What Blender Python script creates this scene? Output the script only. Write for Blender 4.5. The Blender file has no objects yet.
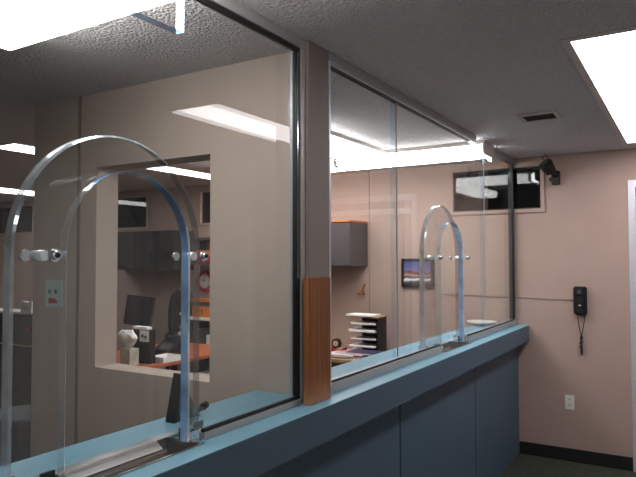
import bpy, bmesh, math, random
from mathutils import Vector, Matrix
random.seed(7)
S = bpy.context.scene
C = S.collection

# ------------------------------------------------------------------ camera
cam = bpy.data.cameras.new('camera')
cam.sensor_width = 36.0
cam.lens = 614.06 / 636 * 36
cam.clip_start = 0.05
co = bpy.data.objects.new('camera', cam)
C.objects.link(co)
yaw, pitch, roll = 0.54734, 0.034812, -0.0019987
F = Vector((-math.sin(yaw) * math.cos(pitch), math.cos(yaw) * math.cos(pitch), math.sin(pitch)))
R0 = Vector((math.cos(yaw), math.sin(yaw), 0))
U0 = R0.cross(F)
R = math.cos(roll) * R0 + math.sin(roll) * U0
U = -math.sin(roll) * R0 + math.cos(roll) * U0
m = Matrix((R, U, -F)).transposed().to_4x4()
m.translation = Vector((1.277, 0, 1.60))
co.matrix_world = m
S.camera = co

# ------------------------------------------------------------------ world, exposure
w = bpy.data.worlds.new('night')
S.world = w
w.use_nodes = True
w.node_tree.nodes['Background'].inputs[0].default_value = (0.55, 0.6, 0.75, 1)
w.node_tree.nodes['Background'].inputs[1].default_value = 0.004
S.view_settings.view_transform = 'Standard'
S.view_settings.look = 'None'
S.view_settings.gamma = 1
S.view_settings.use_curve_mapping = False
S.view_settings.exposure = 0.38
try:
    S.cycles.use_denoising = True
    S.cycles.max_bounces = 12
    S.cycles.transparent_max_bounces = 24
    S.cycles.sample_clamp_indirect = 6
except Exception:
    pass
LENS = 12.0        # what a fixture's lens gives off
LOBBY = 9.0

# ------------------------------------------------------------------ materials
def srgb(r, g, b):
    f = lambda c: (c / 255 / 12.92) if c / 255 <= .04045 else ((c / 255 + .055) / 1.055) ** 2.4
    return (f(r), f(g), f(b), 1)

def mat(name, col, rough=.6, metal=0, spec=.5, noise=0, nscale=20, bump=0, bscale=100, stretch=None):
    mt = bpy.data.materials.new(name)
    mt.use_nodes = True
    nt = mt.node_tree
    b = nt.nodes['Principled BSDF']
    b.inputs['Base Color'].default_value = col
    b.inputs['Roughness'].default_value = rough
    b.inputs['Metallic'].default_value = metal
    b.inputs['Specular IOR Level'].default_value = spec
    if noise or bump:
        tc = nt.nodes.new('ShaderNodeTexCoord')
        mp = nt.nodes.new('ShaderNodeMapping')
        if stretch: mp.inputs['Scale'].default_value = stretch
        nt.links.new(tc.outputs['Object'], mp.inputs[0])
    if noise:
        n = nt.nodes.new('ShaderNodeTexNoise')
        n.inputs['Scale'].default_value = nscale
        n.inputs['Detail'].default_value = 5
        nt.links.new(mp.outputs[0], n.inputs['Vector'])
        r = nt.nodes.new('ShaderNodeValToRGB')
        r.color_ramp.elements[0].position = .3
        r.color_ramp.elements[1].position = .7
        r.color_ramp.elements[0].color = tuple(c * (1 - noise) for c in col[:3]) + (1,)
        r.color_ramp.elements[1].color = tuple(min(1, c * (1 + noise)) for c in col[:3]) + (1,)
        nt.links.new(n.outputs['Fac'], r.inputs[0])
        nt.links.new(r.outputs[0], b.inputs['Base Color'])
    if bump:
        n2 = nt.nodes.new('ShaderNodeTexNoise')
        n2.inputs['Scale'].default_value = bscale
        n2.inputs['Detail'].default_value = 3
        nt.links.new(mp.outputs[0], n2.inputs['Vector'])
        bp = nt.nodes.new('ShaderNodeBump')
        bp.inputs['Strength'].default_value = bump
        bp.inputs['Distance'].default_value = .01
        nt.links.new(n2.outputs['Fac'], bp.inputs['Height'])
        nt.links.new(bp.outputs[0], b.inputs['Normal'])
    return mt

def emis(name, col, s):
    mt = bpy.data.materials.new(name)
    mt.use_nodes = True
    nt = mt.node_tree
    nt.nodes.clear()
    e = nt.nodes.new('ShaderNodeEmission')
    e.inputs[0].default_value = col
    e.inputs[1].default_value = s
    o = nt.nodes.new('ShaderNodeOutputMaterial')
    nt.links.new(e.outputs[0], o.inputs[0])
    return mt

def clear(name, tint, f0=.04, rough=.0):
    """clear sheet: transparent, with the reflection rising towards grazing angles"""
    mt = bpy.data.materials.new(name)
    mt.use_nodes = True
    nt = mt.node_tree
    nt.nodes.clear()
    L = nt.links.new
    t = nt.nodes.new('ShaderNodeBsdfTransparent'); t.inputs[0].default_value = tint
    g = nt.nodes.new('ShaderNodeBsdfGlossy'); g.inputs['Roughness'].default_value = rough
    lw = nt.nodes.new('ShaderNodeLayerWeight'); lw.inputs[0].default_value = .5
    p = nt.nodes.new('ShaderNodeMath'); p.operation = 'POWER'; p.inputs[1].default_value = 5
    a = nt.nodes.new('ShaderNodeMath'); a.operation = 'MULTIPLY_ADD'
    a.inputs[1].default_value = 1 - f0; a.inputs[2].default_value = f0
    mx = nt.nodes.new('ShaderNodeMixShader')
    o = nt.nodes.new('ShaderNodeOutputMaterial')
    L(lw.outputs['Facing'], p.inputs[0]); L(p.outputs[0], a.inputs[0]); L(a.outputs[0], mx.inputs[0])
    L(t.outputs[0], mx.inputs[1]); L(g.outputs[0], mx.inputs[2]); L(mx.outputs[0], o.inputs[0])
    return mt

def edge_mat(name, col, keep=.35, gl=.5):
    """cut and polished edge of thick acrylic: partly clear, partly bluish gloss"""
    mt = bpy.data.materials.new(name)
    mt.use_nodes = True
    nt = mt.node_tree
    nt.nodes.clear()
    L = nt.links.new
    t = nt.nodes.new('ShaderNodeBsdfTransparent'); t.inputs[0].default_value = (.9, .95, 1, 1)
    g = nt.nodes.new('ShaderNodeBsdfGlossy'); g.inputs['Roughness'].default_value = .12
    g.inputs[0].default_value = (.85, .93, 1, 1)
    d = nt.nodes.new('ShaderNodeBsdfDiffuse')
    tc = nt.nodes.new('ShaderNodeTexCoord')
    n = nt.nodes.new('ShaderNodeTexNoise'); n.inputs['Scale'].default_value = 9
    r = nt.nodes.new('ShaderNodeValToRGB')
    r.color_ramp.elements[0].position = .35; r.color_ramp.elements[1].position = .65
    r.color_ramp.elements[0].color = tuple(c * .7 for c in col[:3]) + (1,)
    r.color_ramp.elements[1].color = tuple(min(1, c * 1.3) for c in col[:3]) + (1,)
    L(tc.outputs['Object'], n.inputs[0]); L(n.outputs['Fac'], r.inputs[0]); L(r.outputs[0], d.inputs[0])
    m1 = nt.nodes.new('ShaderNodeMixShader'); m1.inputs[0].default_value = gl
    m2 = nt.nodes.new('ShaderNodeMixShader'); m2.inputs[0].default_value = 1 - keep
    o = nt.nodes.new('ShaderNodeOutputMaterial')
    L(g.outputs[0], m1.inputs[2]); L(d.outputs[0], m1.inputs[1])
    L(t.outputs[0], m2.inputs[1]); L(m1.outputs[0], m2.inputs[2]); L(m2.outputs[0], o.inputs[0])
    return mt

M = {}
M['wall'] = mat('pink beige wall vinyl', srgb(174, 150, 140), .75, noise=.03, nscale=6, bump=.12, bscale=260)
M['wallmid'] = mat('grey beige wall vinyl', srgb(184, 168, 156), .75, noise=.03, nscale=6, bump=.12, bscale=260)
M['wallpale'] = mat('pale bounce wall paint', srgb(236, 230, 226), .75)  # for the unseen walls, made paler so they bounce more light
M['ceil'] = mat('popcorn ceiling', srgb(242, 238, 239), .9, spec=.2, noise=.05, nscale=40)
nt = M['ceil'].node_tree
tc = nt.nodes.new('ShaderNodeTexCoord')
v = nt.nodes.new('ShaderNodeTexVoronoi'); v.inputs['Scale'].default_value = 75
n = nt.nodes.new('ShaderNodeTexNoise'); n.inputs['Scale'].default_value = 110; n.inputs['Detail'].default_value = 4
mm = nt.nodes.new('ShaderNodeMath'); mm.operation = 'SUBTRACT'
bp = nt.nodes.new('ShaderNodeBump'); bp.inputs['Strength'].default_value = 1.0; bp.inputs['Distance'].default_value = .020
nt.links.new(tc.outputs['Object'], v.inputs['Vector']); nt.links.new(tc.outputs['Object'], n.inputs['Vector'])
nt.links.new(n.outputs['Fac'], mm.inputs[0]); nt.links.new(v.outputs['Distance'], mm.inputs[1])
nt.links.new(mm.outputs[0], bp.inputs['Height'])
nt.links.new(bp.outputs[0], nt.nodes['Principled BSDF'].inputs['Normal'])
M['carpet'] = mat('carpet', srgb(72, 74, 66), .95, spec=.1, noise=.35, nscale=45, bump=.6, bscale=300)
M['lam'] = mat('blue laminate', srgb(118, 166, 186), .36, noise=.02, nscale=60)
M['lamdark'] = mat('grey blue laminate', srgb(78, 100, 118), .5, noise=.03, nscale=4)
M['groove'] = mat('dark groove', srgb(22, 26, 32), .7)
M['alu'] = mat('aluminium', srgb(172, 170, 170), .42, .3, noise=.03, nscale=8)
M['alubright'] = mat('bright aluminium', srgb(215, 215, 225), .35, .4)
M['column'] = mat('column paint', srgb(134, 122, 116), .6, noise=.02, nscale=5)
M['gasket'] = mat('black gasket', srgb(22, 20, 22), .5)
M['black'] = mat('black plastic', srgb(14, 14, 16), .5)
M['blackmatte'] = mat('black matte', srgb(22, 21, 21), .8)
M['white'] = mat('white plastic', srgb(225, 222, 216), .5)
M['whitepaint'] = mat('fixture white', srgb(205, 195, 190), .5)
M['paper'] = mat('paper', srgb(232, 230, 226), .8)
M['chrome'] = mat('chrome', srgb(215, 220, 225), .12, 1)
M['steel'] = mat('brushed steel', srgb(176, 172, 168), .22, 1, noise=.06, nscale=30, stretch=(1, .1, 1))
M['desk'] = mat('cherry desk', srgb(172, 94, 60), .4, noise=.1, nscale=8, stretch=(6, 1, 1))
M['tan'] = mat('tan desk', srgb(188, 150, 116), .35, noise=.06, nscale=8)
M['cab'] = mat('charcoal cabinet', srgb(78, 72, 72), .45, noise=.08, nscale=14, stretch=(6, 6, .5))
M['cabdark'] = mat('black cabinet', srgb(40, 36, 35), .5)
M['cabtop'] = mat('orange wood trim', srgb(196, 120, 68), .5)
M['red'] = mat('red plastic', srgb(168, 34, 30), .4)
M['orange'] = mat('orange card', srgb(206, 120, 50), .6)
M['brass'] = mat('brass', srgb(176, 120, 70), .3, .8)
M['teal'] = mat('pale teal plate', srgb(176, 208, 202), .5)
M['skin'] = mat('dusty maroon', srgb(70, 34, 34), .7)
M['darkgrey'] = mat('dark grey', srgb(70, 72, 76), .5)
M['shadowbox'] = mat('night outside', srgb(14, 14, 18), .9)
M['lens'] = emis('lit lens', (1.0, .975, .945, 1), LENS)
M['lensfar'] = emis('lit far lens', (1.0, .975, .945, 1), 6.0)
M['lenslob'] = emis('lit lobby lens', (1.0, .95, .97, 1), LOBBY)
M['clear'] = clear('clear acrylic', (.955, .965, .965, 1))
M['pane'] = clear('window pane', (.35, .36, .38, 1), .06)
M['rod'] = mat('pale clear rod', srgb(240, 246, 248), .06, .25)
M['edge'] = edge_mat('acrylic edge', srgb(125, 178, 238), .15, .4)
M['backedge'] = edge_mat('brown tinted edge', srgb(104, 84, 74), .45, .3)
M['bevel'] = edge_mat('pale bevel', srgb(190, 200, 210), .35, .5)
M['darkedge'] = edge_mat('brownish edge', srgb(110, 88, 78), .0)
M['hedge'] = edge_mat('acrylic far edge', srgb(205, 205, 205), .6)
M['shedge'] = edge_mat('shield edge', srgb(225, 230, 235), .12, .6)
M['jedge'] = edge_mat('acrylic joint edge', srgb(200, 195, 190), .975)
# oak post: straight grain
ok = mat('oak', srgb(158, 92, 42), .45)
nt = ok.node_tree
tc = nt.nodes.new('ShaderNodeTexCoord'); mp = nt.nodes.new('ShaderNodeMapping')
mp.inputs['Scale'].default_value = (30, 30, 1.2)
nz = nt.nodes.new('ShaderNodeTexNoise'); nz.inputs['Scale'].default_value = 4; nz.inputs['Detail'].default_value = 6
rp = nt.nodes.new('ShaderNodeValToRGB')
rp.color_ramp.elements[0].position = .3; rp.color_ramp.elements[1].position = .75
rp.color_ramp.elements[0].color = srgb(112, 64, 32); rp.color_ramp.elements[1].color = srgb(156, 98, 54)
# scuffed pale wear low on the post
sx = nt.nodes.new('ShaderNodeSeparateXYZ')
mr = nt.nodes.new('ShaderNodeMapRange'); mr.inputs[1].default_value = .10; mr.inputs[2].default_value = .0
mr.inputs[3].default_value = 0; mr.inputs[4].default_value = 1
nz2 = nt.nodes.new('ShaderNodeTexNoise'); nz2.inputs['Scale'].default_value = 5; nz2.inputs['Detail'].default_value = 8
gt = nt.nodes.new('ShaderNodeMath'); gt.operation = 'MULTIPLY'
mx = nt.nodes.new('ShaderNodeMixRGB'); mx.inputs[2].default_value = srgb(200, 150, 110)
l = nt.links.new
l(tc.outputs['Object'], mp.inputs[0]); l(mp.outputs[0], nz.inputs[0]); l(nz.outputs['Fac'], rp.inputs[0])
l(tc.outputs['Object'], sx.inputs[0]); l(sx.outputs['Z'], mr.inputs[0]); l(mp.outputs[0], nz2.inputs[0])
l(mr.outputs[0], gt.inputs[0]); l(nz2.outputs['Fac'], gt.inputs[1]); l(gt.outputs[0], mx.inputs[0])
l(rp.outputs[0], mx.inputs[1]); l(mx.outputs[0], nt.nodes['Principled BSDF'].inputs['Base Color'])
M['oak'] = ok
# true refracting acrylic for the small solid shields and rods
ga = bpy.data.materials.new('solid acrylic')
ga.use_nodes = True
b = ga.node_tree.nodes['Principled BSDF']
b.inputs['Base Color'].default_value = (.93, .96, 1, 1)
b.inputs['Roughness'].default_value = .02
b.inputs['IOR'].default_value = 1.49
b.inputs['Transmission Weight'].default_value = 1
M['glass'] = ga

# ------------------------------------------------------------------ helpers
class MB:
    def __init__(s):
        s.bm = bmesh.new()
    def box(s, x0, x1, y0, y1, z0, z1, bev=0, mi=0):
        b2 = bmesh.new()
        r = bmesh.ops.create_cube(b2, size=1)
        for v in b2.verts:
            v.co = Vector(((x0 + x1) / 2 + v.co.x * (x1 - x0), (y0 + y1) / 2 + v.co.y * (y1 - y0), (z0 + z1) / 2 + v.co.z * (z1 - z0)))
        if bev:
            bmesh.ops.bevel(b2, geom=b2.edges[:], offset=bev, segments=2, affect='EDGES')
        for f in b2.faces: f.material_index = mi
        s._join(b2)
        return s
    def _join(s, b2, mx=None):
        if mx is not None: b2.transform(mx)
        me = bpy.data.meshes.new('t')
        b2.to_mesh(me); b2.free()
        s.bm.from_mesh(me)
        bpy.data.meshes.remove(me)
    def cyl(s, a, b, r, r2=None, seg=20, mi=0, smooth=True):
        a = Vector(a); b = Vector(b); d = b - a
        b2 = bmesh.new()
        bmesh.ops.create_cone(b2, cap_ends=True, segments=seg, radius1=r, radius2=r if r2 is None else r2, depth=d.length)
        for f in b2.faces:
            f.smooth = smooth and len(f.verts) == 4
            f.material_index = mi
        q = d.to_track_quat('Z', 'Y').to_matrix().to_4x4()
        q.translation = (a + b) / 2
        s._join(b2, q)
        return s
    def ball(s, c, r, sc=(1, 1, 1)):
        b2 = bmesh.new()
        bmesh.ops.create_uvsphere(b2, u_segments=20, v_segments=12, radius=r)
        for f in b2.faces: f.smooth = True
        mm = Matrix.Diagonal((sc[0], sc[1], sc[2], 1)); mm.translation = Vector(c)
        s._join(b2, mm)
        return s
    def tube(s, pts, r, seg=8):
        for i in range(len(pts) - 1):
            s.cyl(pts[i], pts[i + 1], r, seg=seg)
            if i: s.ball(pts[i], r)
        return s
    def prism(s, pts, axis, a0, a1, side=None, smooth_side=False):
        """pts: 2D outline; axis 'x' -> pts are (y,z), 'y' -> (x,z), 'z' -> (x,y)"""
        def P(p, a):
            return {'x': (a, p[0], p[1]), 'y': (p[0], a, p[1]), 'z': (p[0], p[1], a)}[axis]
        b2 = bmesh.new()
        va = [b2.verts.new(P(p, a0)) for p in pts]
        vb = [b2.verts.new(P(p, a1)) for p in pts]
        b2.faces.new(va); b2.faces.new(vb[::-1])
        n = len(pts)
        for i in range(n):
            f = b2.faces.new((va[i], vb[i], vb[(i + 1) % n], va[(i + 1) % n]))
            if side is not None: f.material_index = side
            f.smooth = smooth_side
        bmesh.ops.recalc_face_normals(b2, faces=b2.faces[:])
        s._join(b2)
        return s
    def lathe(s, prof, c=(0, 0, 0), seg=28, mx=None):
        b2 = bmesh.new()
        rings = []
        for r, z in prof:
            rings.append([b2.verts.new((r * math.cos(2 * math.pi * k / seg), r * math.sin(2 * math.pi * k / seg), z)) for k in range(seg)])
        for i in range(len(rings) - 1):
            for k in range(seg):
                f = b2.faces.new((rings[i][k], rings[i][(k + 1) % seg], rings[i + 1][(k + 1) % seg], rings[i + 1][k])); f.smooth = True
        b2.faces.new(rings[0][::-1]); b2.faces.new(rings[-1])
        bmesh.ops.recalc_face_normals(b2, faces=b2.faces[:])
        q = mx if mx is not None else Matrix()
        q = Matrix.Translation(Vector(c)) @ q
        s._join(b2, q)
        return s
    def build(s, name, mats, parent=None):
        me = bpy.data.meshes.new(name)
        if parent is not None:
            p = parent; off = Vector((0, 0, 0))
            while p is not None:
                off += p.location; p = p.parent
            s.bm.transform(Matrix.Translation(-off))
        s.bm.to_mesh(me); s.bm.free()
        if not isinstance(mats, (list, tuple)): mats = [mats]
        for q in mats: me.materials.append(M[q] if isinstance(q, str) else q)
        o = bpy.data.objects.new(name, me)
        C.objects.link(o)
        if parent is not None: o.parent = parent
        return o

def thing(name, label, cat, loc, group=None):
    o = bpy.data.objects.new(name, None)
    o.empty_display_size = .05
    C.objects.link(o)
    o.location = loc
    return tag(o, label, cat, group)

def tag(o, label, cat, group=None):
    o['label'] = label; o['category'] = cat
    if group: o['group'] = group
    return o

def struct(o):
    o['kind'] = 'structure'
    return o

def grid_wall(mb, axis, lo, hi, a0, a1, z0, z1, holes):
    """a wall slab along x (axis 'y' thickness lo..hi) with rectangular openings (a,b,zc,zd)"""
    xs = sorted({a0, a1, *[h[0] for h in holes], *[h[1] for h in holes]})
    for i in range(len(xs) - 1):
        xa, xb = xs[i], xs[i + 1]
        cuts = sorted((h[2], h[3]) for h in holes if h[0] <= xa and h[1] >= xb)
        z = z0
        for c0, c1 in cuts + [(z1, z1)]:
            if c0 > z:
                if axis == 'y': mb.box(xa, xb, lo, hi, z, c0)
                else: mb.box(lo, hi, xa, xb, z, c0)
            z = c1

YF = 5.256
CE = 2.45
CT = 1.06          # counter top
X0, X1, YB = -8.0, 2.7, -2.2

# ------------------------------------------------------------------ structure
struct(MB().box(X0, X1, YB, YF, -.05, 0).build('floor', 'carpet'))
struct(MB().box(X0, X1, YB, YF + .15, CE, CE + .1).build('ceiling', 'ceil'))
WINS = [(-.52, .222, 2.02, 2.37), (-3.48, -2.74, 2.02, 2.37), (-5.09, -4.35, 2.0, 2.37), (-7.45, -6.60, 2.0, 2.37)]
DOOR = (.915, 1.93, 0, 2.15)
mb = MB()
grid_wall(mb, 'y', YF, YF + .15, X0, X1, 0, CE, WINS + [(DOOR[0] - .05, DOOR[1] + .05, 0, 2.205)])
struct(mb.build('wall_far', 'wall'))
struct(MB().box(X0 - .1, X0, YB, YF + .15, 0, CE).build('wall_left', 'wallpale'))
struct(MB().box(X1, X1 + .1, YB, YF + .15, 0, CE).build('wall_right', 'wallpale'))
struct(MB().box(X0 - .1, X1 + .1, YB - .1, YB, 0, CE).build('wall_back', 'wallpale'))
# inner office wall with the pass opening
W2F, W2B = 2.06, 2.195
mb = MB()
grid_wall(mb, 'y', W2F, W2B, -1.805, -.288, 0, CE, [(-1.288, -.535, 1.066, 2.07)])
mb.box(-.288, -.046, W2F, W2B, CT + .001, CE)
struct(mb.build('wall_middle', 'wallmid'))
struct(MB().box(-1.432, -1.412, W2F - .006, W2F + .001, 0, CE).build('trim_1', 'column'))
struct(MB().box(.026, DOOR[0] - .052, YF - .012, YF, 0, .1, .003).build('baseboard_far', 'blackmatte'))
# vertical seam strips and faint cable line of the far wall covering
for k, x in enumerate((-1.352, -2.58)):
    struct(MB().box(x - .004, x + .004, YF - .004, YF + .001, 1.06 if k == 0 else .1, CE).build('trim_%d' % (k + 2), 'column'))
# windows
for k, (a, b, c, d) in enumerate(WINS):
    fr = .055 if k == 0 else .03
    mb = MB()
    grid_wall(mb, 'y', YF - .015, YF + .0, a - fr, b + .03, c - .03, min(d + .06, CE - .004), [(a, b, c, d)])
    wf = struct(mb.build('window_%d' % (k + 1), 'wall'))
    MB().box(a, b, YF + .03, YF + .036, c, d).build('pane', 'pane', wf)
    m2 = MB()
    grid_wall(m2, 'y', YF + .02, YF + .045, a, b, c, d, [(a + .012, b - .012, c + .012, d - .012)])
    m2.build('sash', 'gasket', wf)
    if k == 0:
        MB().box(-.08, -.06, YF - .02, YF - .012, 2.385, 2.42, .002).build('latch', 'brass', wf)
# door in the far wall
mb = MB()
grid_wall(mb, 'y', YF - .02, YF + .10, DOOR[0] - .05, DOOR[1] + .05, 0, 2.205, [(DOOR[0], DOOR[1], 0, 2.15)])
dr = struct(mb.build('door_1', 'alubright'))
MB().box(DOOR[0], DOOR[1], YF + .0, YF + .05, 2.03, 2.08, .003).build('transom_bar', 'alubright', dr)
MB().box(DOOR[0], DOOR[1], YF + .04, YF + .046, 2.08, 2.15).build('transom_pane', 'pane', dr)
mb = MB()
grid_wall(mb, 'y', YF + .025, YF + .06, DOOR[0] + .004, DOOR[1] - .004, .01, 2.026, [(DOOR[0] + .04, DOOR[1] - .06, .2, 1.96)])
lf = mb.build('door_leaf', 'gasket', dr)
MB().box(DOOR[0] + .04, DOOR[1] - .06, YF + .04, YF + .046, .2, 1.96).build('pane', 'pane', lf)

# ------------------------------------------------------------------ service counter
t = thing('service_counter', 'long grey blue panelled service counter front running to the far wall', 'counter', (0, 1.6, 0))
gy = [-2.2, -.86, .37, 1.60, 2.832, 4.061, YF - .002]
for i in range(len(gy) - 1):
    MB().box(.007, .025, gy[i] + .006, gy[i + 1] - .006, .004, .935, .0015).build('front_panel', 'lamdark', t)
MB().box(-.27, .006, YB, YF - .002, .0, .935).build('carcass', 'groove', t)
mb = MB().prism([(-.285, CT - .032), (-.285, CT - .002), (-.283, CT), (.112, CT), (.113, CT - .001), (.113, CT - .003), (.1045, CT - .003), (.1045, CT - .032)], 'y', YB, YF - .002)
ct = mb.build('counter_top', 'lam')
# recesses for the two deal trays, cut through the top
def cut(obj_, x0, x1, y0, y1, z0, z1):
    c = MB().box(x0, x1, y0, y1, z0, z1).build('cut', 'lam')
    md = obj_.modifiers.new('b', 'BOOLEAN'); md.object = c; md.operation = 'DIFFERENCE'; md.solver = 'EXACT'
    dg = bpy.context.evaluated_depsgraph_get()
    me = bpy.data.meshes.new_from_object(obj_.evaluated_get(dg))
    obj_.modifiers.clear(); obj_.data = me
    bpy.data.objects.remove(c)
ARCH = [(.945, 1.360), (3.505, 3.918)]
TX0, TX1 = -.118, .036
for a, b in ARCH:
    cut(ct, TX0, TX1, a - .045, b + .02, .9, 1.2)
MB().box(.105, .1128, YB, YF - .002, .93, CT - .0035, .0005).build('fascia', 'lamdark', ct)
tag(ct, 'pale blue laminate counter top running under the clear screens', 'counter top')

# ------------------------------------------------------------------ trays
TL = ['brushed steel deal tray set in the blue counter under the nearer arched opening',
      'small steel deal tray under the farther arched opening by the far wall']
for k, (a, b) in enumerate(ARCH):
    y0, y1 = a - .043, b + .018
    x0, x1 = TX0 + .002, TX1 - .002
    t = thing('deal_tray', TL[k], 'tray', ((x0 + x1) / 2, (y0 + y1) / 2, CT - .05))
    prof = [(x0, CT + .001), (x0 + .006, CT - .001), (x0 + .046, CT - .030), (x0 + .054, CT - .034), (x1 - .040, CT - .034), (x1 - .032, CT - .030), (x1 - .006, CT - .001), (x1, CT + .001)]
    low = [(p[0], p[1] - .004) for p in prof][::-1]
    MB().prism(prof + low, 'y', y0, y1).build('trough', 'steel', t)
    for ya, yb in ((y0, y0 + .004), (y1 - .004, y1)):
        MB().prism(prof, 'y', ya, yb).build('end_plate', 'steel', t)
    mb = MB()
    mb.box(x0 - .014, x0, y0 - .01, y1 + .01, CT + .0004, CT + .0034, .001)
    mb.box(x1, x1 + .008, y0 - .01, y1 + .01, CT + .0004, CT + .0034, .001)
    mb.build('rim', 'steel', t)
o = MB().prism([(TX0 + .010, CT + .0008), (TX0 + .040, CT - .0210), (TX0 + .040, CT - .0196), (TX0 + .010, CT + .0022)], 'y', 1.0, 1.335).build('reflection_strip', 'paper')  # white strip imitates the bright reflection on the steel slope
tag(o, 'long white strip imitating light reflected on the slope of the nearer steel tray', 'paper')

# ------------------------------------------------------------------ glazing
TH = .032
def arc(yc, zc, r, a0, a1, n=36):
    return [(yc + r * math.cos(a0 + (a1 - a0) * i / n), zc + r * math.sin(a0 + (a1 - a0) * i / n)) for i in range(n + 1)]
def hole(a, b, zb):
    r = (b - a) / 2
    return [(a, zb)] + arc((a + b) / 2, 1.835 - r, r, math.pi, 0) + [(b, zb)]
ZB = 1.085
def pane(pts, parent, side=1):
    mb = MB().prism(pts, 'x', -TH, 0, side=side)
    for f in mb.bm.faces:                       # butt joints and framed edges are not polished
        ys = [v.co.y for v in f.verts]
        if f.material_index == 1 and max(ys) - min(ys) < 1e-5 and max(v.co.z for v in f.verts) > 1.9 and min(v.co.z for v in f.verts) < 2.2:
            f.material_index = 2
    mb.bm.normal_update()
    def arch_edge(e):
        a, b = e.verts[0].co, e.verts[1].co
        f = [q for q in e.link_faces if q.material_index == 1]
        return abs(a.x) < 1e-6 and abs(b.x) < 1e-6 and f and max(a.z, b.z) < 2.0 and (abs(a.z - b.z) > .001 or max(a.z, b.z) > 1.5)
    ed = [e for e in mb.bm.edges if arch_edge(e)]
    for f in mb.bm.faces:                       # the opening's side turned to the far wall
        if f.material_index == 1 and f.normal.y > .55: f.material_index = 4
        if f.material_index == 1 and f.normal.z < -.9 and f.calc_center_median().z < 1.2: f.material_index = 2
    if ed: bmesh.ops.bevel(mb.bm, geom=ed, offset=.004, segments=1, affect='EDGES', material=3)
    return mb.build('clear_panel', ['clear', 'edge', 'jedge', 'shedge', 'hedge'], parent)

# nearer section
g = thing('glazed_screen', 'nearer thick clear screen with arched opening, left of the brown column', 'screen', (0, .5, CT))
NT = [(1.332, 2.42), (1.332, 2.276), (1.06, 2.276), (1.06, 2.42)]
pts = [(-2.0, ZB)] + [(.90, ZB), (.90, CT + .004)] + hole(ARCH[0][0], ARCH[0][1], CT + .004) + [(1.405, CT + .004), (1.405, ZB), (1.925, ZB), (1.925, 2.405)] + NT[:3] + [(1.06, 2.405), (-2.0, 2.405)]
pane(pts, g)
def rail_box(mb, y0, y1, z0, z1, x0=-.034, x1=.018): mb.box(x0, x1, y0, y1, z0, z1, .0015)
mb = MB(); rail_box(mb, -2.0, .888, CT, ZB - .004)
rail_box(mb, 1.412, 1.9450, CT, ZB - .004); mb.build('bottom_rail', 'alu', g)
mb = MB()
rail_box(mb, -2.0, .888, ZB - .0035, ZB + .008, .0005, .012)
rail_box(mb, 1.412, 1.948, ZB - .0035, ZB + .008, .0005, .012)
rail_box(mb, 1.910, 1.945, ZB + .011, 2.388, .0005, .012)
rail_box(mb, 1.345, 1.945, 2.389, 2.408, .0005, .012)
rail_box(mb, -2.0, 1.045, 2.389, 2.408, .0005, .012)
mb.build('gasket', 'gasket', g)
mb = MB(); rail_box(mb, 1.345, 1.975, 2.4085, CE - .001); rail_box(mb, -2.0, 1.045, 2.4085, CE - .001)
mb.build('top_rail', 'alu', g)
mb = MB(); rail_box(mb, 1.9455, 1.975, CT, 2.408); mb.build('side_rail', 'alu', g)
MB().box(.0125, .016, 1.923, 1.927, ZB + .02, 2.385).build('seal_bead', 'chrome', g)

# farther section
g = thing('glazed_screen', 'farther clear screen of three joined sheets with arched opening, right of the brown column', 'screen', (0, 3.6, CT))
ZT = 2.412
zb = 1.108
mb = pane([(2.150, zb), (2.852, zb), (2.852, ZT), (2.150, ZT)], g)
pts = [(2.860, zb), (3.462, zb), (3.462, CT + .004)] + hole(ARCH[1][0], ARCH[1][1], CT + .004) + [(3.962, CT + .004), (3.962, zb), (4.386, zb), (4.386, 2.335), (4.27, 2.335), (4.27, ZT), (2.860, ZT)]
pane(pts, g)
pane([(4.392, zb), (5.214, zb), (5.214, ZT), (4.61, ZT), (4.61, 2.335), (4.392, 2.335)], g)
mb = MB(); rail_box(mb, 2.135, 3.455, CT, zb - .010); rail_box(mb, 3.970, YF - .003, CT, zb - .010)
mb.build('bottom_rail', 'alu', g)
mb = MB(); rail_box(mb, 2.155, 3.455, zb - .0095, zb - .001, .0005, .010); rail_box(mb, 3.970, 5.205, zb - .0095, zb - .001, .0005, .010)
mb.build('gasket', 'gasket', g)
mb = MB(); rail_box(mb, 2.135, 4.13, ZT, CE - .001, -.034, .03); rail_box(mb, 4.62, YF - .003, ZT - .01, CE - .001, -.034, .01)
mb.build('top_rail', 'alu', g)
MB().box(.010, .016, 2.155, 4.14, ZT - .006, ZT - .001).build('seal_bead', 'alubright', g)
mb = MB(); rail_box(mb, 2.1335, 2.1495, CT + .03, ZT, -.045, .03); mb.build('side_rail', 'alubright', g)
mb = MB(); rail_box(mb, 5.215, 5.236, zb, ZT - .011, -.034, .008); mb.build('end_post', 'gasket', g)
mb = MB(); rail_box(mb, 5.2365, YF - .003, zb, ZT - .011, -.034, .002); mb.build('wall_channel', 'alu', g)
MB().box(.0005, .006, 2.8535, 2.8585, zb + .004, ZT - .01).build('joint_seal', 'alu', g)
MB().box(.0005, .005, 4.387, 4.391, zb + .004, 2.284).build('joint_seal', 'alu', g)
mb = MB().box(.0005, .004, 4.372, 4.404, 2.285, 2.333, .001); mb.build('joint_clip', 'white', g)

# column between them
c = MB().box(-.045, .030, 1.977, 2.132, CT, CE - .001, .002).build('divider_column', 'column')
tag(c, 'plain brown painted column between the two clear screens behind the oak post', 'column')
mb = MB().box(-.0145, .0145, -.078, .078, 0, .472, .003)
o = mb.build('oak_post', 'oak')
o.location = (.0455, 2.014, CT + .0005)
tag(o, 'short square orange-brown oak post standing on the counter against the column', 'post')

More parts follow.
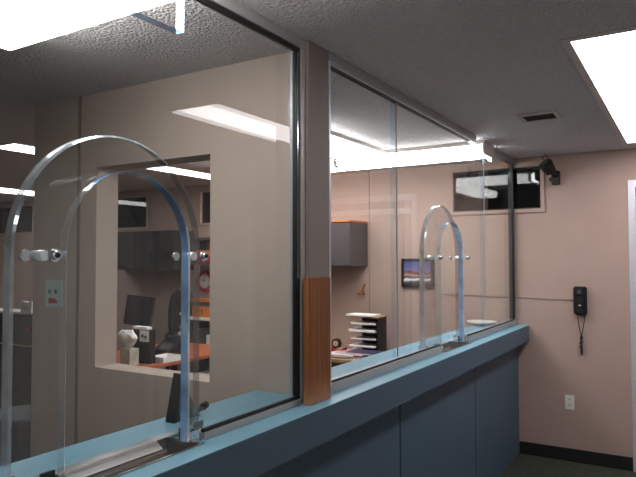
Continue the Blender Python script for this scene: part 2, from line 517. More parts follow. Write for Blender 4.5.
# ------------------------------------------------------------------ arched shields
SL = ['large clear arched shield at the left of the photo, behind the nearer opening',
      'clear arched shield behind the farther opening, in front of the framed wall picture']
SX0, SX1 = -.107, -.075
for k, (a, b) in enumerate(ARCH):
    yc = (a + b) / 2 + (.019, .034)[k]
    r = .322
    t = thing('arched_shield', SL[k], 'shield', ((SX0 + SX1) / 2, yc, CT))
    pts = [(yc - r, CT + .012)] + arc(yc, 1.945 - r, r, math.pi, 0, 48) + [(yc + r, CT + .012)]
    mb = MB().prism(pts, 'x', SX0, SX1, side=1)
    bmesh.ops.bevel(mb.bm, geom=[e for e in mb.bm.edges if abs(e.verts[0].co.x - SX1) < 1e-6 and abs(e.verts[1].co.x - SX1) < 1e-6 and abs(e.verts[0].co.z + e.verts[1].co.z) > 2.2], offset=.006, segments=1, affect='EDGES', material=2)
    mb.bm.normal_update()
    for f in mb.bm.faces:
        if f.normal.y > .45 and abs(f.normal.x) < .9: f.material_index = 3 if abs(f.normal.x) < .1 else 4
    mb.build('shield_panel', ['clear', 'shedge', 'bevel', 'backedge', 'darkedge'], t)
    for s in (-1, 1):
        y = yc + s * (.266 if s < 0 else .246)
        z = 1.612
        so = MB().cyl((-.0745, y, z), (-TH - .0005, y, z), .013, seg=24).build('standoff', 'rod', t)
        MB().cyl((.0005, y, z), (.006, y, z), .015, seg=24).cyl((.006, y, z), (.016, y, z), .012, .010, seg=24).build('cap', 'chrome', so)
        MB().cyl((.0162, y, z), (.018, y, z), .0065, seg=16).build('screw', 'black', so)
        MB().cyl((SX0 - .007, y, z), (SX0 - .0005, y, z), .014, seg=24).build('cap', 'chrome', so)
    for s in (-1, 1):
        ye = yc + s * r
        ya, yb = sorted((ye - s * .036, ye + s * .008))
        cl = MB()
        cl.box(SX1 + .0005, SX1 + .007, ya, yb, CT, CT + .030, .001)
        cl.box(SX0 - .007, SX0 - .0005, ya, yb, CT, CT + .030, .001)
        cl.box(SX0 - .007, SX1 + .007, ya, yb, CT, CT + .010, .001)
        cl.build('foot_clip', 'chrome', t)
# clips that hold the screen beside each opening
KL = ['chrome corner clip at the foot of the nearer opening, right side', 'chrome corner clip at the foot of the farther opening, right side',
      'chrome corner clip at the foot of the nearer opening, left side', 'chrome corner clip at the foot of the farther opening, left side']
for i, y in enumerate((ARCH[0][1], ARCH[1][1], ARCH[0][0], ARCH[1][0])):
    s = 1 if i < 2 else -1
    ya, yb = sorted((y + s * .003, y + s * .04))
    cl = thing('glass_clip', KL[i], 'clip', (0, (ya + yb) / 2, CT), 'screen clips at the openings')
    MB().box(.0008, .008, ya, yb, CT + .0035, CT + .032, .001).box(.0008, .022, ya, yb, CT + .0035, CT + .007, .001).build('front_plate', 'chrome', cl)
    MB().box(-TH - .010, -TH - .0008, ya, yb, CT + .0035, CT + .040, .001).build('back_plate', 'black', cl)
    MB().cyl((.008, (ya + yb) / 2, CT + .02), (.011, (ya + yb) / 2, CT + .02), .005, seg=12).build('screw', 'chrome', cl)

# ------------------------------------------------------------------ lights
def fixture(name, label, x0, x1, y0, y1, along, group):
    """surface wrap fixture"""
    t = thing('ceiling_light' if name is None else name, label, 'ceiling light', ((x0 + x1) / 2, (y0 + y1) / 2, CE), group)
    if along == 'x':
        c0, c1, e0, e1 = y0, y1, x0, x1; ax = 'x'
    else:
        c0, c1, e0, e1 = x0, x1, y0, y1; ax = 'y'
    h = [(c0 + .015, CE - .001), (c1 - .015, CE - .001), (c1 - .004, CE - .030), (c0 + .004, CE - .030)]
    MB().prism(h, ax, e0, e1).build('housing', 'whitepaint', t)
    l = [(c0 + .004, CE - .031), (c1 - .004, CE - .031), (c1, CE - .05), (c1 - .01, CE - .085), (c1 - .035, CE - .098), (c0 + .035, CE - .098), (c0 + .01, CE - .085), (c0, CE - .05)]
    MB().prism(l, ax, e0 + .013, e1 - .013).build('lens', 'lens', t)
    le = [(p[0] + (.003 if p[0] > (c0 + c1) / 2 else -.003), p[1]) for p in l]
    le = [(c0 + .004, CE - .0305), (c1 - .004, CE - .0305)] + le[2:]
    le = [(p[0], min(p[1], CE - .0305)) for p in le]
    for a, b in ((e0, e0 + .012), (e1 - .012, e1)):
        MB().prism(le, ax, a, b).build('end_cap', 'whitepaint', t)
    return t
G = 'wrap fluorescent lights on the office ceiling'
fixture(None, 'bright wraparound light overhead crossing the nearer clear screen at a notch', -.81, .41, 1.08, 1.317, 'x', G)
fixture(None, 'bright wraparound light ending at the farther clear screen near the high window', -1.185, .03, 4.31, 4.575, 'x', G)
fixture(None, 'wraparound light continuing the row leftwards beyond the light at the farther screen', -2.41, -1.19, 4.31, 4.575, 'x', G)
fixture(None, 'wraparound light just right of the brown column meeting the crosswise row', -.99, -.73, 3.07, 4.29, 'y', G)
LB = ['nearer half of the large recessed lobby light at the upper right', 'farther half of the large recessed lobby light, next to the far wall']
def recessed(label, x0, x1, y0, y1, lens, group, f=.035, s0=True, s1=True):
    t = thing('recessed_light', label, 'ceiling light', ((x0 + x1) / 2, (y0 + y1) / 2, CE), group)
    ya, yb = y0 - (f if s0 else 0), y1 + (f if s1 else .0120)
    mb = MB()
    mb.box(x0 - f, x0, ya, yb, CE - .008, CE - .001, .001)
    mb.box(x1, x1 + f, ya, yb, CE - .008, CE - .001, .001)
    if s0: mb.box(x0, x1, y0 - f, y0, CE - .008, CE - .001, .001)
    mb.box(x0, x1, y1, yb, CE - .008, CE - .001, .001)
    mb.build('frame', 'whitepaint', t)
    MB().box(x0 + .001, x1 - .001, y0 + .001, y1 - .001, CE - .006, CE - .0015).build('diffuser', lens, t)
recessed(LB[0], .89, 1.19, 2.52, 3.728, 'lenslob', 'recessed lobby lights', s1=False)
recessed(LB[1], .89, 1.19, 3.7405, 4.955, 'lenslob', 'recessed lobby lights', s0=False)
recessed('unseen recessed fill light added behind the camera', .89, 1.19, -1.2, .015, 'lenslob', 'recessed lobby lights')  # added out of view to brighten the lobby ceiling and walls
GO = 'recessed lights in the far office'
recessed('flat lit ceiling panel at the left edge of the photo, the upper of two there', -3.17, -2.885, 2.62, 3.84, 'lensfar', GO, .015)
recessed('flat lit ceiling panel seen through the top of the wall opening', -3.01, -2.75, 3.985, 5.20, 'lensfar', GO, .015)
recessed('thin looking distant ceiling panel at the left edge, the lower of two there', -6.05, -5.55, 3.75, 4.97, 'lensfar', GO, .015)

# ceiling vent
t = thing('ceiling_vent', 'small rectangular metal air vent on the lobby ceiling', 'vent', (.525, 3.75, CE))
x0, x1, y0, y1 = .41, .635, 3.655, 3.85
mb = MB()
for q in ((x0, x1, y0, y0 + .025), (x0, x1, y1 - .025, y1), (x0, x0 + .025, y0 + .025, y1 - .025), (x1 - .025, x1, y0 + .025, y1 - .025)):
    mb.box(q[0], q[1], q[2], q[3], CE - .014, CE - .001, .002)
mb.build('frame', 'whitepaint', t)
MB().box(x0 + .025, x1 - .025, y0 + .025, y1 - .025, CE - .003, CE - .001).build('backing', 'blackmatte', t)
for i in range(4):
    y = y0 + .045 + i * .033
    MB().prism([(y + .012, CE - .004), (y + .015, CE - .004), (y + .003, CE - .016), (y, CE - .016)], 'x', x0 + .027, x1 - .027).build('louver', 'column', t)

# ------------------------------------------------------------------ far wall items
t = thing('wall_phone', 'black wall phone with a hanging loop cord on the pink far wall', 'phone', (.515, YF, 1.27))
x0, x1 = .463, .562
MB().box(x0, x1, YF - .035, YF - .001, 1.165, 1.385, .008).build('base', 'black', t)
mb = MB().box(x0 + .012, x1 - .012, YF - .066, YF - .0355, 1.315, 1.375, .010)
mb.box(x0 + .022, x1 - .022, YF - .058, YF - .0355, 1.215, 1.314, .008)
mb.box(x0 + .014, x1 - .014, YF - .064, YF - .0355, 1.172, 1.214, .008)
h = mb.build('handset', 'black', t)
MB().cyl((.513, YF - .0665, 1.345), (.513, YF - .069, 1.345), .016).build('earpiece', 'darkgrey', h)
MB().box(.505, .523, YF - .0595, YF - .0585, 1.235, 1.243).build('indicator', 'paper', t)
pts = []
for i in range(13):
    u = i / 12
    pts.append((.49 + .026 * u ** 1.3, YF - .02, 1.164 - .17 * u))
pts2 = [(.545 - .028 * (i / 12) ** 1.3, YF - .02, 1.164 - .17 * i / 12) for i in range(13)]
MB().tube(pts, .0035).tube(pts2, .0035).build('cord', 'black', t)
mb = MB()
for i in range(10):
    mb.ball((.516 + .004 * math.sin(i * 2.1), YF - .02, .992 - .010 * i), .0095 + .002 * math.sin(i * 1.7))
mb.cyl((.516, YF - .02, .90), (.518, YF - .02, .845), .011, .006)
mb.build('cord_tail', 'black', t)
o = MB().tube([(.014, YF - .006, 1.284), (.24, YF - .006, 1.279), (.4625, YF - .006, 1.276)], .0022).build('wall_cable', 'column')
tag(o, 'thin straight cable running along the far wall to the black phone', 'cable')
o = MB().tube([(-.055, YF - .006, 1.285), (-.33, YF - .006, 1.290), (-.62, YF - .006, 1.294)], .0022).build('wall_cable', 'column')
tag(o, 'faint cable line along the office wall seen through the farther screen', 'cable')
t = thing('wall_outlet', 'white duplex power outlet low on the pink far wall', 'outlet', (.42, YF, .46))
MB().box(.385, .455, YF - .006, YF - .001, .405, .520, .002).build('plate', 'white', t)
for z in (.485, .440):
    r_ = MB().box(.403, .437, YF - .009, YF - .0062, z - .015, z + .015, .004).build('receptacle', 'white', t)
    MB().box(.411, .414, YF - .0097, YF - .0091, z - .003, z + .010).box(.426, .429, YF - .0097, YF - .0091, z - .003, z + .010).box(.418, .422, YF - .0097, YF - .0091, z - .011, z - .007).build('slot', 'black', r_)
# swivel camera / lamp head high on the wall
t = thing('security_camera', 'black swivel camera head on a bracket beside the high window', 'camera', (.34, YF, 2.26))
MB().box(.315, .375, YF - .05, YF - .001, 2.205, 2.315, .004).build('bracket', 'black', t)
MB().cyl((.345, YF - .05, 2.27), (.345, YF - .10, 2.29), .014).ball((.345, YF - .10, 2.29), .02).box(.295, .335, YF - .045, YF - .015, 2.235, 2.262, .003).build('arm', 'black', t)
hd = MB()
q = Vector((-.35, -.45, .60)).normalized()
a_ = Vector((.325, YF - .105, 2.300)); b_ = a_ + q * .085
hd.cyl(a_, b_, .042, .056, seg=24)
hd.cyl(b_, b_ + q * .012, .056, .048, seg=24)
h = hd.build('head', 'blackmatte', t)
MB().cyl(b_ + q * .0125, b_ + q * .014, .036, seg=24).build('lens', 'darkgrey', h)
MB().tube([b_ + Vector((-.02, 0, .03)), b_ + Vector((-.018, 0, .062)), b_ + Vector((0, 0, .072)), b_ + Vector((.016, 0, .062)), b_ + Vector((.018, 0, .015))], .003).build('wire_loop', 'black', t)
MB().cyl((.345, YF - .0505, 2.262), (.345, YF - .053, 2.262), .006).build('screw', 'chrome', t)

# picture screen on the far office wall
t = thing('wall_picture', 'black framed landscape picture on the office wall behind the farther arch', 'picture', (-.857, YF, 1.476))
pxa, pxb, pza, pzb = -1.015, -.70, 1.350, 1.610
MB().box(pxa, pxb, YF - .028, YF - .001, pza, pzb, .005).build('frame', 'black', t)
pm = bpy.data.materials.new('desert landscape picture')
pm.use_nodes = True
nt = pm.node_tree; b = nt.nodes['Principled BSDF']; b.inputs['Roughness'].default_value = .3
tc = nt.nodes.new('ShaderNodeTexCoord'); sp = nt.nodes.new('ShaderNodeSeparateXYZ')
nz = nt.nodes.new('ShaderNodeTexNoise'); nz.inputs['Scale'].default_value = 14
ad = nt.nodes.new('ShaderNodeMath'); ad.operation = 'MULTIPLY_ADD'; ad.inputs[1].default_value = .05
mr = nt.nodes.new('ShaderNodeMapRange'); mr.inputs[1].default_value = -.10 + .025; mr.inputs[2].default_value = .10 + .025
rp = nt.nodes.new('ShaderNodeValToRGB')
el = rp.color_ramp.elements
el[0].position = 0; el[0].color = srgb(40, 38, 40)
el[1].position = 1; el[1].color = srgb(70, 74, 130)
for p_, c_ in ((.12, (90, 84, 84)), (.17, (215, 210, 212)), (.24, (225, 222, 225)), (.28, (92, 88, 90)), (.36, (100, 92, 92)), (.42, (190, 160, 152)), (.48, (120, 70, 62)), (.56, (120, 60, 60)), (.62, (110, 110, 160)), (.8, (88, 96, 150))):
    e_ = el.new(p_); e_.color = srgb(*c_)
l = nt.links.new
l(tc.outputs['Object'], nz.inputs[0]); l(tc.outputs['Object'], sp.inputs[0]); l(nz.outputs['Fac'], ad.inputs[0]); l(sp.outputs['Z'], ad.inputs[2])
l(ad.outputs[0], mr.inputs[0]); l(mr.outputs[0], rp.inputs[0]); l(rp.outputs[0], b.inputs['Base Color'])
MB().box(pxa + .028, pxb - .028, YF - .0295, YF - .0282, pza + .028, pzb - .028).build('picture', pm, t)

# hook on the wall
t = thing('wall_hook', 'small brass hook with a hanging keyring between cabinet and letter trays', 'hook', (-1.43, YF, 1.31))
MB().cyl((-1.405, YF - .001, 1.355), (-1.405, YF - .012, 1.355), .010).tube([(-1.405, YF - .012, 1.355), (-1.41, YF - .03, 1.33), (-1.41, YF - .03, 1.30)], .004).build('stem', 'brass', t)
ring = [(-1.435 + .024 * math.cos(i * math.pi / 8), YF - .03, 1.287 + .020 * math.sin(i * math.pi / 8)) for i in range(17)]
MB().tube(ring, .005).ball((-1.40, YF - .03, 1.28), .016).ball((-1.455, YF - .03, 1.278), .012).build('keyring', 'brass', t)

# ------------------------------------------------------------------ overhead cabinets
def cabinet(x0, x1, z0, z1, label, yf=4.90, doors=2, top=True, cm='cab'):
    t = thing('overhead_cabinet', label, 'cabinet', ((x0 + x1) / 2, YF - .15, z0), 'overhead office cabinets')
    MB().box(x0, x1, yf + .02, YF - .001, z0, z1, .002).build('body', cm, t)
    dw = (x1 - x0) / doors
    for i in range(doors):
        d = MB().box(x0 + i * dw + .002, x0 + (i + 1) * dw - .002, yf, yf + .019, z0 + .004, z1 - .004, .003).build('door', cm, t)
        MB().box(x0 + i * dw + .01, x0 + (i + 1) * dw - .01, yf - .006, yf - .0005, z0 + .006, z0 + .014, .001).build('finger_pull', 'darkgrey', d)
    if top: MB().box(x0 - .004, x1 + .004, yf - .006, YF - .001, z1 + .0005, z1 + .018, .002).build('top_trim', 'cabtop', t)
cabinet(-2.56, -1.369, 1.54, 1.945, 'charcoal overhead cabinet with orange wood top seen right of the column')
cabinet(-4.75, -3.58, 1.49, 1.93, 'black overhead cabinet seen through the opening below the small window', top=False, cm='cabdark')
t = thing('wall_shelf', 'dark open wall shelf at the right side of the opening above the red clock', 'shelf', (-3.2, YF, 1.55))
MB().box(-3.43, -2.70, 5.02, YF - .001, 1.55, 1.58).box(-3.43, -2.70, 5.02, YF - .001, 1.815, 1.845).box(-3.43, -3.40, 5.02, YF - .001, 1.58, 1.815).build('body', 'cab', t)
BL = ['orange red binder lying on the dark wall shelf in the opening', 'darker red binder beneath the orange one on the wall shelf']
for k, (c_, z) in enumerate((('orange', 1.645), ('red', 1.5805))):
    o = MB().box(-3.38, -3.0, 5.04, 5.24, z, z + .062, .004).build('binder', 'cabtop' if k == 0 else 'red')
    tag(o, BL[k], 'binder', 'binders on the wall shelf')

# ------------------------------------------------------------------ cherry desk seen through the opening
DZ = .75
t = thing('desk', 'cherry red-brown desk seen through the opening in the wall', 'desk', (-3.0, 4.2, 0))
MB().box(-3.38, -2.455, 3.30, 4.75, DZ - .03, DZ, .003).build('desk_top', 'desk', t)
for x, y in ((-2.50, 3.34), (-3.34, 3.34), (-2.50, 4.70), (-3.34, 4.70)):
    MB().box(x - .025, x + .025, y - .025, y + .025, 0, DZ - .031, .003).build('leg', 'black', t)
MB().box(-3.30, -2.60, 3.32, 3.34, .2, DZ - .031).build('modesty_panel', 'black', t)
# tissue box
t = thing('tissue_box', 'pale patterned tissue box with a white tissue standing up from it', 'tissue box', (-2.60, 3.47, DZ))
tm = mat('patterned card', srgb(176, 176, 160), .7, noise=.35, nscale=28)
MB().box(-2.705, -2.590, 3.44, 3.54, DZ, DZ + .135, .003).build('carton', tm, t)
bm = bmesh.new()
rings = []
for j in range(9):
    u = j / 8
    rr = .018 + .085 * u ** .9 if u < .7 else .078 - .11 * (u - .7)
    ring = []
    for k in range(20):
        a = 2 * math.pi * k / 20
        r_ = rr * (1 + .3 * math.sin(3 * a + j * .4) + .16 * math.sin(7 * a))
        ring.append(bm.verts.new((-2.655 + r_ * math.cos(a) * 1.05, 3.485 + r_ * math.sin(a) * .6, DZ + .134 + .135 * u + .018 * math.sin(2 * a) * u)))
    rings.append(ring)
for j in range(8):
    for k in range(20):
        f = bm.faces.new((rings[j][k], rings[j][(k + 1) % 20], rings[j + 1][(k + 1) % 20], rings[j + 1][k])); f.smooth = True
bm.faces.new(rings[-1])
mb = MB(); mb.bm.free(); mb.bm = bm
mb.build('tissue', 'paper', t)
# black box behind
t = thing('computer_tower', 'black computer case on the cherry desk behind the tissue box', 'computer', (-2.66, 3.75, DZ))
MB().box(-2.79, -2.53, 3.60, 3.665, DZ, DZ + .275, .006).build('case', 'black', t)
MB().box(-2.76, -2.70, 3.595, 3.599, DZ + .20, DZ + .24, .001).build('drive_slot', 'darkgrey', t)
o = MB().box(-2.74, -2.57, 3.603, 3.66, DZ + .276, DZ + .298, .002).build('paper_stack', 'paper')
tag(o, 'small white paper pile on top of the black computer case', 'paper')
t = thing('notice_card', 'pale card with grey marks fixed on the black computer case', 'card', (-2.56, 3.59, DZ + .22))
MB().box(-2.64, -2.535, 3.590, 3.5935, DZ + .180, DZ + .272).build('card', 'white', t)
MB().ball((-2.608, 3.589, DZ + .225), .017, (1, .1, 1)).ball((-2.572, 3.589, DZ + .218), .015, (1, .1, 1)).box(-2.61, -2.56, 3.5885, 3.5898, DZ + .195, DZ + .199).build('print', 'darkgrey', t)
# monitor
t = thing('monitor', 'black monitor standing tilted above the computer case', 'monitor', (-2.9, 3.95, DZ))
mb = MB().box(-.17, .17, -.015, .015, 0, .265, .006)
mb.bm.transform(Matrix.Translation((-2.945, 3.84, DZ + .268)) @ Matrix.Rotation(.06, 4, 'Y') @ Matrix.Rotation(-.12, 4, 'X'))
mb.build('display', 'black', t)
MB().cyl((-2.94, 3.862, DZ + .012), (-2.94, 3.862, DZ + .34), .02).build('neck', 'black', t)
MB().cyl((-2.94, 3.862, DZ), (-2.94, 3.862, DZ + .012), .08, seg=28).build('foot', 'black', t)
# desk phone
t = thing('desk_telephone', 'black desk phone with a slanted handset beside the computer case', 'phone', (-2.55, 3.93, DZ))
MB().prism([(3.95, DZ + .0005), (4.15, DZ + .0005), (4.15, DZ + .165), (3.95, DZ + .05)], 'x', -2.86, -2.64).build('base', 'black', t)
h = MB()
h.box(-.105, .105, -.022, .022, 0, .024, .008).box(-.105, -.055, -.026, .026, -.022, 0, .006).box(.055, .105, -.026, .026, -.022, 0, .006)
h.bm.transform(Matrix.Translation((-2.73, 4.07, DZ + .20)) @ Matrix.Rotation(-.5, 4, 'Y'))
h.build('handset', 'darkgrey', t)
for i in range(12):
    pass
MB().prism([(3.965, DZ + .0595), (4.04, DZ + .1025), (4.04, DZ + .106), (3.965, DZ + .063)], 'x', -2.82, -2.68).build('keypad', 'darkgrey', t)
# white tray
t = thing('desk_tray', 'shallow white tray on the cherry desk in front of the black phone', 'tray', (-2.52, 3.72, DZ))
x0, x1, y0, y1 = -2.63, -2.460, 3.68, 3.895
mb = MB().box(x0, x1, y0, y1, DZ, DZ + .004)
for q in ((x0, x1, y0, y0 + .004), (x0, x1, y1 - .004, y1), (x0, x0 + .004, y0 + .004, y1 - .004), (x1 - .004, x1, y0 + .004, y1 - .004)):
    mb.box(q[0], q[1], q[2], q[3], DZ + .004, DZ + .045)
mb.build('body', 'white', t)
MB().box(x0 - .004, x1 + .004, y0 - .004, y0 + .001, DZ + .040, DZ + .047).build('lip', 'paper', t)
# bottle, shelf, clock
t = thing('spray_bottle', 'white plastic bottle with red cap on the cherry desk', 'bottle', (-2.80, 4.22, DZ))
MB().lathe([(.045, 0), (.05, .01), (.05, .18), (.038, .23), (.018, .26), (.018, .30)], (-2.79, 4.26, DZ)).build('body', 'white', t)
MB().cyl((-2.79, 4.26, DZ + .301), (-2.79, 4.26, DZ + .335), .02).box(-2.83, -2.77, 4.245, 4.275, DZ + .336, DZ + .362, .004).build('cap', 'white', t)
MB().box(-2.86, -2.72, 4.18, 4.205, DZ, DZ + .10, .003).build('label_band', 'red', t)
t = thing('office_chair', 'black office chair with rounded back standing behind the cherry desk', 'chair', (-3.13, 4.72, 0)) if 0 else thing('office_chair', 'black high-backed office chair half hidden behind the blue opening edge', 'chair', (-3.98, 5.0, 0))
t.location = (-3.53, 5.0, 0)
cx, cy = -3.53, 5.0
rz = Matrix.Translation((cx, cy, 0)) @ Matrix.Rotation(math.radians(-90), 4, 'Z')
def put(mb, name, mt, par):
    mb.bm.transform(rz)
    return mb.build(name, mt, par)
mb = MB()
out = [(-.17, .0), (-.19, .12), (-.185, .3), (-.15, .42), (-.08, .47), (.08, .47), (.15, .42), (.185, .3), (.19, .12), (.17, 0)]
mb.prism([(p[0], p[1] + .80) for p in out], 'y', -.02, .03)
bmesh.ops.bevel(mb.bm, geom=mb.bm.edges[:], offset=.008, segments=2, affect='EDGES')
bk = put(mb, 'backrest', 'blackmatte', t)
mb = MB().tube([(-.06, .0, 1.27), (-.06, 0, 1.31), (.06, 0, 1.31), (.06, 0, 1.27)], .006); put(mb, 'grab_handle', 'black', bk)
mb = MB().box(-.03, .03, .03, .05, .50, .95, .004); put(mb, 'back_strut', 'black', t)
mb = MB().box(-.20, .20, -.42, .0, .46, .53, .02); put(mb, 'seat', 'blackmatte', t)
mb = MB().cyl((0, -.2, .09), (0, -.2, .455), .025); put(mb, 'column', 'black', t)
for i in range(5):
    a = i * 2 * math.pi / 5
    mb = MB().tube([(0, -.2, .11), (.19 * math.cos(a), -.2 + .19 * math.sin(a), .075)], .018)
    lg = put(mb, 'leg', 'black', t)
    mb = MB().cyl((.19 * math.cos(a) - .012, -.2 + .19 * math.sin(a), .03), (.19 * math.cos(a) + .012, -.2 + .19 * math.sin(a), .03), .028); put(mb, 'caster', 'black', lg)

t = thing('low_bookcase', 'white edged dark bookcase under the red clock', 'bookcase', (-3.1, 5.1, 0))
mb = MB()
X_0, X_1 = -3.40, -2.80
mb.box(X_0, X_0 + .02, 4.98, 5.245, 0, .955).box(X_1 - .02, X_1, 4.98, 5.245, 0, .955).box(X_0 + .02, X_1 - .02, 5.235, 5.245, 0, .955)
mb.build('body', 'blackmatte', t)
for z in (.05, .35, .67):
    MB().box(X_0 + .021, X_1 - .021, 4.99, 5.234, z, z + .02, .001).build('shelf', 'white', t)
MB().box(X_0 - .04, X_1 + .01, 4.97, 5.245, .956, .980, .002).build('top', 'white', t)
o = MB().box(-3.33, -3.21, 5.02, 5.20, .6905, .86, .003).build('file_box', 'darkgrey'); tag(o, 'dark grey file box on a shelf of the low bookcase', 'box', 'file boxes in the bookcase')
o = MB().box(-3.19, -3.05, 5.02, 5.20, .6905, .80, .003).build('file_box', 'white'); tag(o, 'white file box on a shelf of the low bookcase', 'box', 'file boxes in the bookcase')
t = thing('index_box', 'orange card box with dark stripe on top of the low bookcase', 'box', (-3.26, 5.1, .98))
MB().box(-3.40, -3.12, 5.03, 5.20, .9805, 1.10, .003).build('body', 'orange', t)
MB().box(-3.40, -3.12, 5.03, 5.20, 1.101, 1.145, .003).build('dark_band', 'darkgrey', t)
MB().box(-3.405, -3.115, 5.025, 5.205, 1.146, 1.180, .003).build('lid', 'orange', t)
MB().ball((-3.26, 5.029, 1.055), .011, (1, .3, 1)).ball((-3.26, 5.029, 1.025), .011, (1, .3, 1)).build('print', 'blackmatte', t)
t = thing('wall_clock', 'red rimmed round clock with pale face seen through the opening', 'clock', (-3.30, YF, 1.362))
rx = Matrix.Rotation(math.pi / 2, 4, 'X')
MB().lathe([(.112, 0), (.121, .01), (.118, .035), (.088, .04), (.078, .028), (.078, .026)], (-3.40, YF - .001, 1.362), 36, rx).build('rim', 'red', t)
MB().cyl((-3.40, YF - .0275, 1.362), (-3.40, YF - .030, 1.362), .077, seg=36).build('face', 'paper', t)
for i in range(12):
    a = i * math.pi / 6
    MB().ball((-3.40 + .064 * math.sin(a), YF - .031, 1.362 + .064 * math.cos(a)), .0055).build('hour_mark', 'blackmatte', t)
MB().tube([(-3.40, YF - .033, 1.362), (-3.435, YF - .033, 1.385)], .004).build('hour_hand', 'blackmatte', t)
MB().tube([(-3.40, YF - .034, 1.362), (-3.39, YF - .034, 1.42)], .003).build('minute_hand', 'blackmatte', t)

# ------------------------------------------------------------------ tan desk seen right of the column
t = thing('desk', 'tan office desk under the letter trays, right of the oak post', 'desk', (-1.7, 4.7, 0))
MB().box(-2.40, -.98, 4.60, 5.245, DZ - .03, DZ, .003).build('desk_top', 'tan', t)
for x in (-2.36, -1.02):
    for y in (4.65, 5.20):
        MB().box(x - .025, x + .025, y - .025, y + .025, 0, DZ - .031, .003).build('leg', 'black', t)
MB().box(-2.33, -1.05, 5.15, 5.17, .25, DZ - .031).build('modesty_panel', 'tan', t)
# letter tray stack
t = thing('letter_tray_stack', 'black stack of letter trays holding papers on the tan desk', 'letter trays', (-1.2, 4.95, DZ))
x0, x1, y0, y1 = -1.345, -1.105, 4.90, 5.08
nT, step = 5, .066
for i in range(nT + 1):
    z = DZ + .004 + i * step
    if i < nT:
        mb = MB().box(x0, x1, y0, y1, z, z + .005)
        mb.box(x1 - .004, x1, y0, y1, z + .005, z + step - .003).box(x0 + .004, x1 - .004, y1 - .004, y1, z + .005, z + step - .003)
        mb.build('tray', 'black', t)
MB().box(x1 + .0005, x1 + .010, y0, y1, DZ, DZ + nT * step + .004, .002).build('side_panel', 'black', t)
MB().box(x0 - .045, x1 + .012, y0 - .02, y1 + .01, DZ + .0045 + nT * step, DZ + nT * step + .016, .002).build('top_board', 'tan', t)
for i, (dx, n_, dy) in enumerate(((.0, .010, .0), (-.01, .012, .0), (.005, .008, .0), (-.015, .018, .0), (0, .016, 0))):
    z = DZ + .004 + i * step + .0055
    mb = MB().prism([(x0 + .008 + dx - .012, z), (x1 - .012, z), (x1 - .012, z + n_), (x0 + .008 + dx - .03, z + n_ * 1.1)], 'y', y0 - .015 - .01 * (i % 2), y1 - .02)
    o = mb.build('paper_stack', 'paper')
    tag(o, 'white papers in the ' + ('lowest', 'second lowest', 'middle', 'second highest', 'highest')[i] + ' letter tray of the black stack', 'papers', 'papers in the letter trays')
o = MB().box(x0 - .055, x1 - .02, y0 - .03, y1 - .04, DZ + nT * step + .0165, DZ + nT * step + .032, .002).build('paper_stack', 'paper')
tag(o, 'white papers lying on top of the letter tray stack', 'papers', 'papers in the letter trays')
# magazines
mc = [((205, 202, 206), -1.20, 4.74, 1.45), ((186, 60, 70), -1.28, 4.75, 1.75), ((222, 216, 218), -1.34, 4.74, 1.5), ((222, 150, 166), -1.25, 4.765, 1.35), ((52, 52, 92), -1.16, 4.77, 1.6)]
ML = ['white magazine nearest the counter on the tan desk', 'red covered magazine lying turned in the middle of the pile', 'pale magazine at the left of the pile on the tan desk',
      'pink magazine lying on top of the pile', 'dark blue magazine right against the letter tray stack']
zs = [DZ + .0005, DZ + .0125, DZ + .0005 + .0, DZ + .025, DZ + .0375]
zs = [DZ + .0005, DZ + .012, DZ + .0235, DZ + .035, DZ + .0005]
for i, (c_, x, y, a) in enumerate(mc):
    if i == 4: zz = DZ + .0465
    else: zz = zs[i]
    t = thing('magazine', ML[i], 'magazine', (x, y, zz), 'magazines on the tan desk')
    t.rotation_euler = (0, 0, a)
    mm_ = mat('magazine cover', srgb(*c_), .35, noise=.25, nscale=12)
    for nm, (q0, q1), mt_ in (('pages', (0, .008), 'paper'), ('cover', (.0083, .0105), mm_)):
        mb = MB().box(-.105, .105, -.14, .14, q0, q1)
        ob = mb.build(nm, mt_); ob.parent = t
t = thing('tape_dispenser', 'black and tan tape dispenser beside the oak post edge', 'tape dispenser', (-1.46, 4.75, DZ))
xx, yy = -1.53, 4.93
MB().prism([(xx - .07, DZ + .0005), (xx + .09, DZ + .0005), (xx + .09, DZ + .05), (xx + .04, DZ + .02), (xx - .02, DZ + .03), (xx - .07, DZ + .05)], 'y', yy - .03, yy + .03).build('base', 'red', t)
MB().cyl((xx, yy - .02, DZ + .085), (xx, yy + .02, DZ + .085), .043, seg=28).build('tape_roll', 'blackmatte', t)
MB().cyl((xx, yy - .0225, DZ + .085), (xx, yy + .0225, DZ + .085), .026, seg=24).build('core', 'tan', t)
o = MB().box(-1.40, -1.345, 4.865, 4.895, DZ + .0475, DZ + .085, .008).build('eraser', 'white')
o.location = (-.04, .19, -.0465); tag(o, 'small white block by the foot of the letter trays', 'eraser')

# ------------------------------------------------------------------ things on the office side of the counter
t = thing('sign_holder', 'grey and black wedge shaped sign stand on the blue counter behind the nearer opening', 'sign stand', (-.22, 1.56, CT))
MB().prism([(1.500, CT + .0005), (1.512, CT + .0005), (1.545, CT + .150), (1.537, CT + .158)], 'x', -.235, -.195).build('slanted_panel', 'black', t)
MB().prism([(1.5135, CT + .0005), (1.63, CT + .0005), (1.60, CT + .04), (1.5455, CT + .142)], 'x', -.232, -.198).build('side_web', 'darkgrey', t)
MB().cyl((-.215, 1.66, CT + .020), (-.215, 1.68, CT + .026), .013).cyl((-.215, 1.62, CT + .009), (-.215, 1.66, CT + .018), .008).build('knob', 'black', t)
t = thing('shallow_dish', 'shallow pale dish at the far end of the counter behind the screen', 'dish', (-.24, 5.08, CT))
MB().lathe([(.06, 0.0005), (.09, .006), (.125, .030), (.121, .031), (.086, .010), (.02, .006)], (-.22, 5.06, CT), 40).build('bowl', 'white', t)

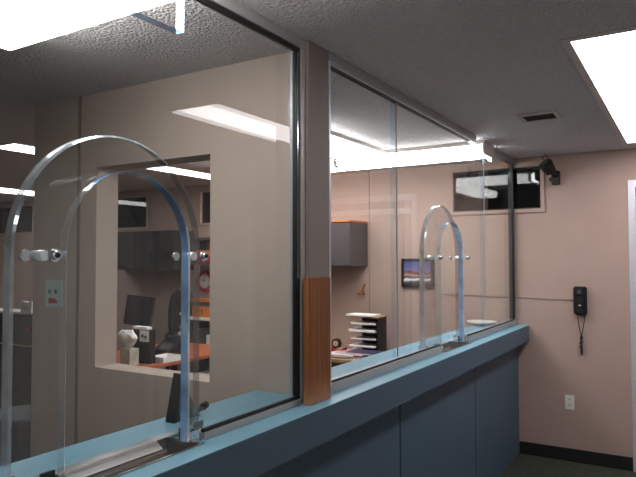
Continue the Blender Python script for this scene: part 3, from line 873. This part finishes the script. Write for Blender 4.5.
# switch plate on the inner wall
t = thing('switch_plate', 'pale green double switch plate with a red sticker on the inner wall', 'switch', (-1.61, W2F, 1.43))
MB().box(-1.685, -1.545, W2F - .007, W2F - .001, 1.352, 1.496, .002).build('plate', 'teal', t)
for x in (-1.640, -1.590):
    MB().box(x - .006, x + .006, W2F - .016, W2F - .0072, 1.425, 1.447, .002).build('toggle', 'darkgrey', t)
MB().box(-1.655, -1.60, W2F - .0085, W2F - .0072, 1.373, 1.400).ball((-1.59, W2F - .0085, 1.383), .010, (1, .2, 1)).build('sticker', 'red', t)

# dark storage at the left edge
t = thing('storage_cabinet', 'black storage cabinet with white top at the left edge of the photo', 'cabinet', (-3.9, 3.35, 0))
MB().box(-4.7, -3.42, 3.25, 3.42, .0, 1.13, .003).build('body', 'blackmatte', t)
MB().box(-4.72, -3.41, 3.23, 3.44, 1.131, 1.150, .002).build('top', 'white', t)
for i in range(2):
    d = MB().box(-4.69 + i * .635, -4.06 + i * .635, 3.235, 3.249, .05, 1.12, .003).build('door', 'blackmatte', t)
    MB().box(-4.66 + i * .635, -4.09 + i * .635, 3.228, 3.2345, .86, .868).build('trim_line', 'tan', d)
MB().cyl((-3.62, 3.2345, 1.005), (-3.62, 3.230, 1.005), .022).build('sticker', 'red', t)
t = thing('card_box', 'small white open carton on the white topped cabinet at the left edge', 'box', (-3.64, 3.30, 1.1505))
bx0, bx1, by0, by1, bz = -3.735, -3.575, 3.235, 3.36, 1.1505
MB().prism([(bx0, bz), (bx1, bz), (bx1 + .005, bz + .10), (bx1 - .03, bz + .10), (bx1 - .045, bz + .088), (bx0 + .06, bz + .088), (bx0 + .04, bz + .10), (bx0 - .005, bz + .10)], 'y', by0, by0 + .008).box(bx0, bx0 + .005, by0 + .008, by1, bz, bz + .088).box(bx1 - .005, bx1, by0 + .008, by1, bz, bz + .088).box(bx0, bx1, by1, by1 + .006, bz, bz + .088).box(bx0 + .005, bx1 - .005, by0 + .008, by1, bz, bz + .004).build('carton', 'paper', t)
MB().box(bx0 + .025, bx1 - .045, by0 - .001, by0 - .0003, bz + .030, bz + .036).box(bx0 + .025, bx1 - .07, by0 - .001, by0 - .0003, bz + .046, bz + .051).build('print', 'darkgrey', t)
t = thing('waste_bin', 'dark grey round waste bin on the floor at the left edge', 'bin', (-2.95, 2.75, 0))
MB().lathe([(.17, 0), (.21, .50), (.222, .52), (.222, .54), (.205, .54), (.165, .02)], (-2.75, 2.62, 0), 36).build('body', 'darkgrey', t)
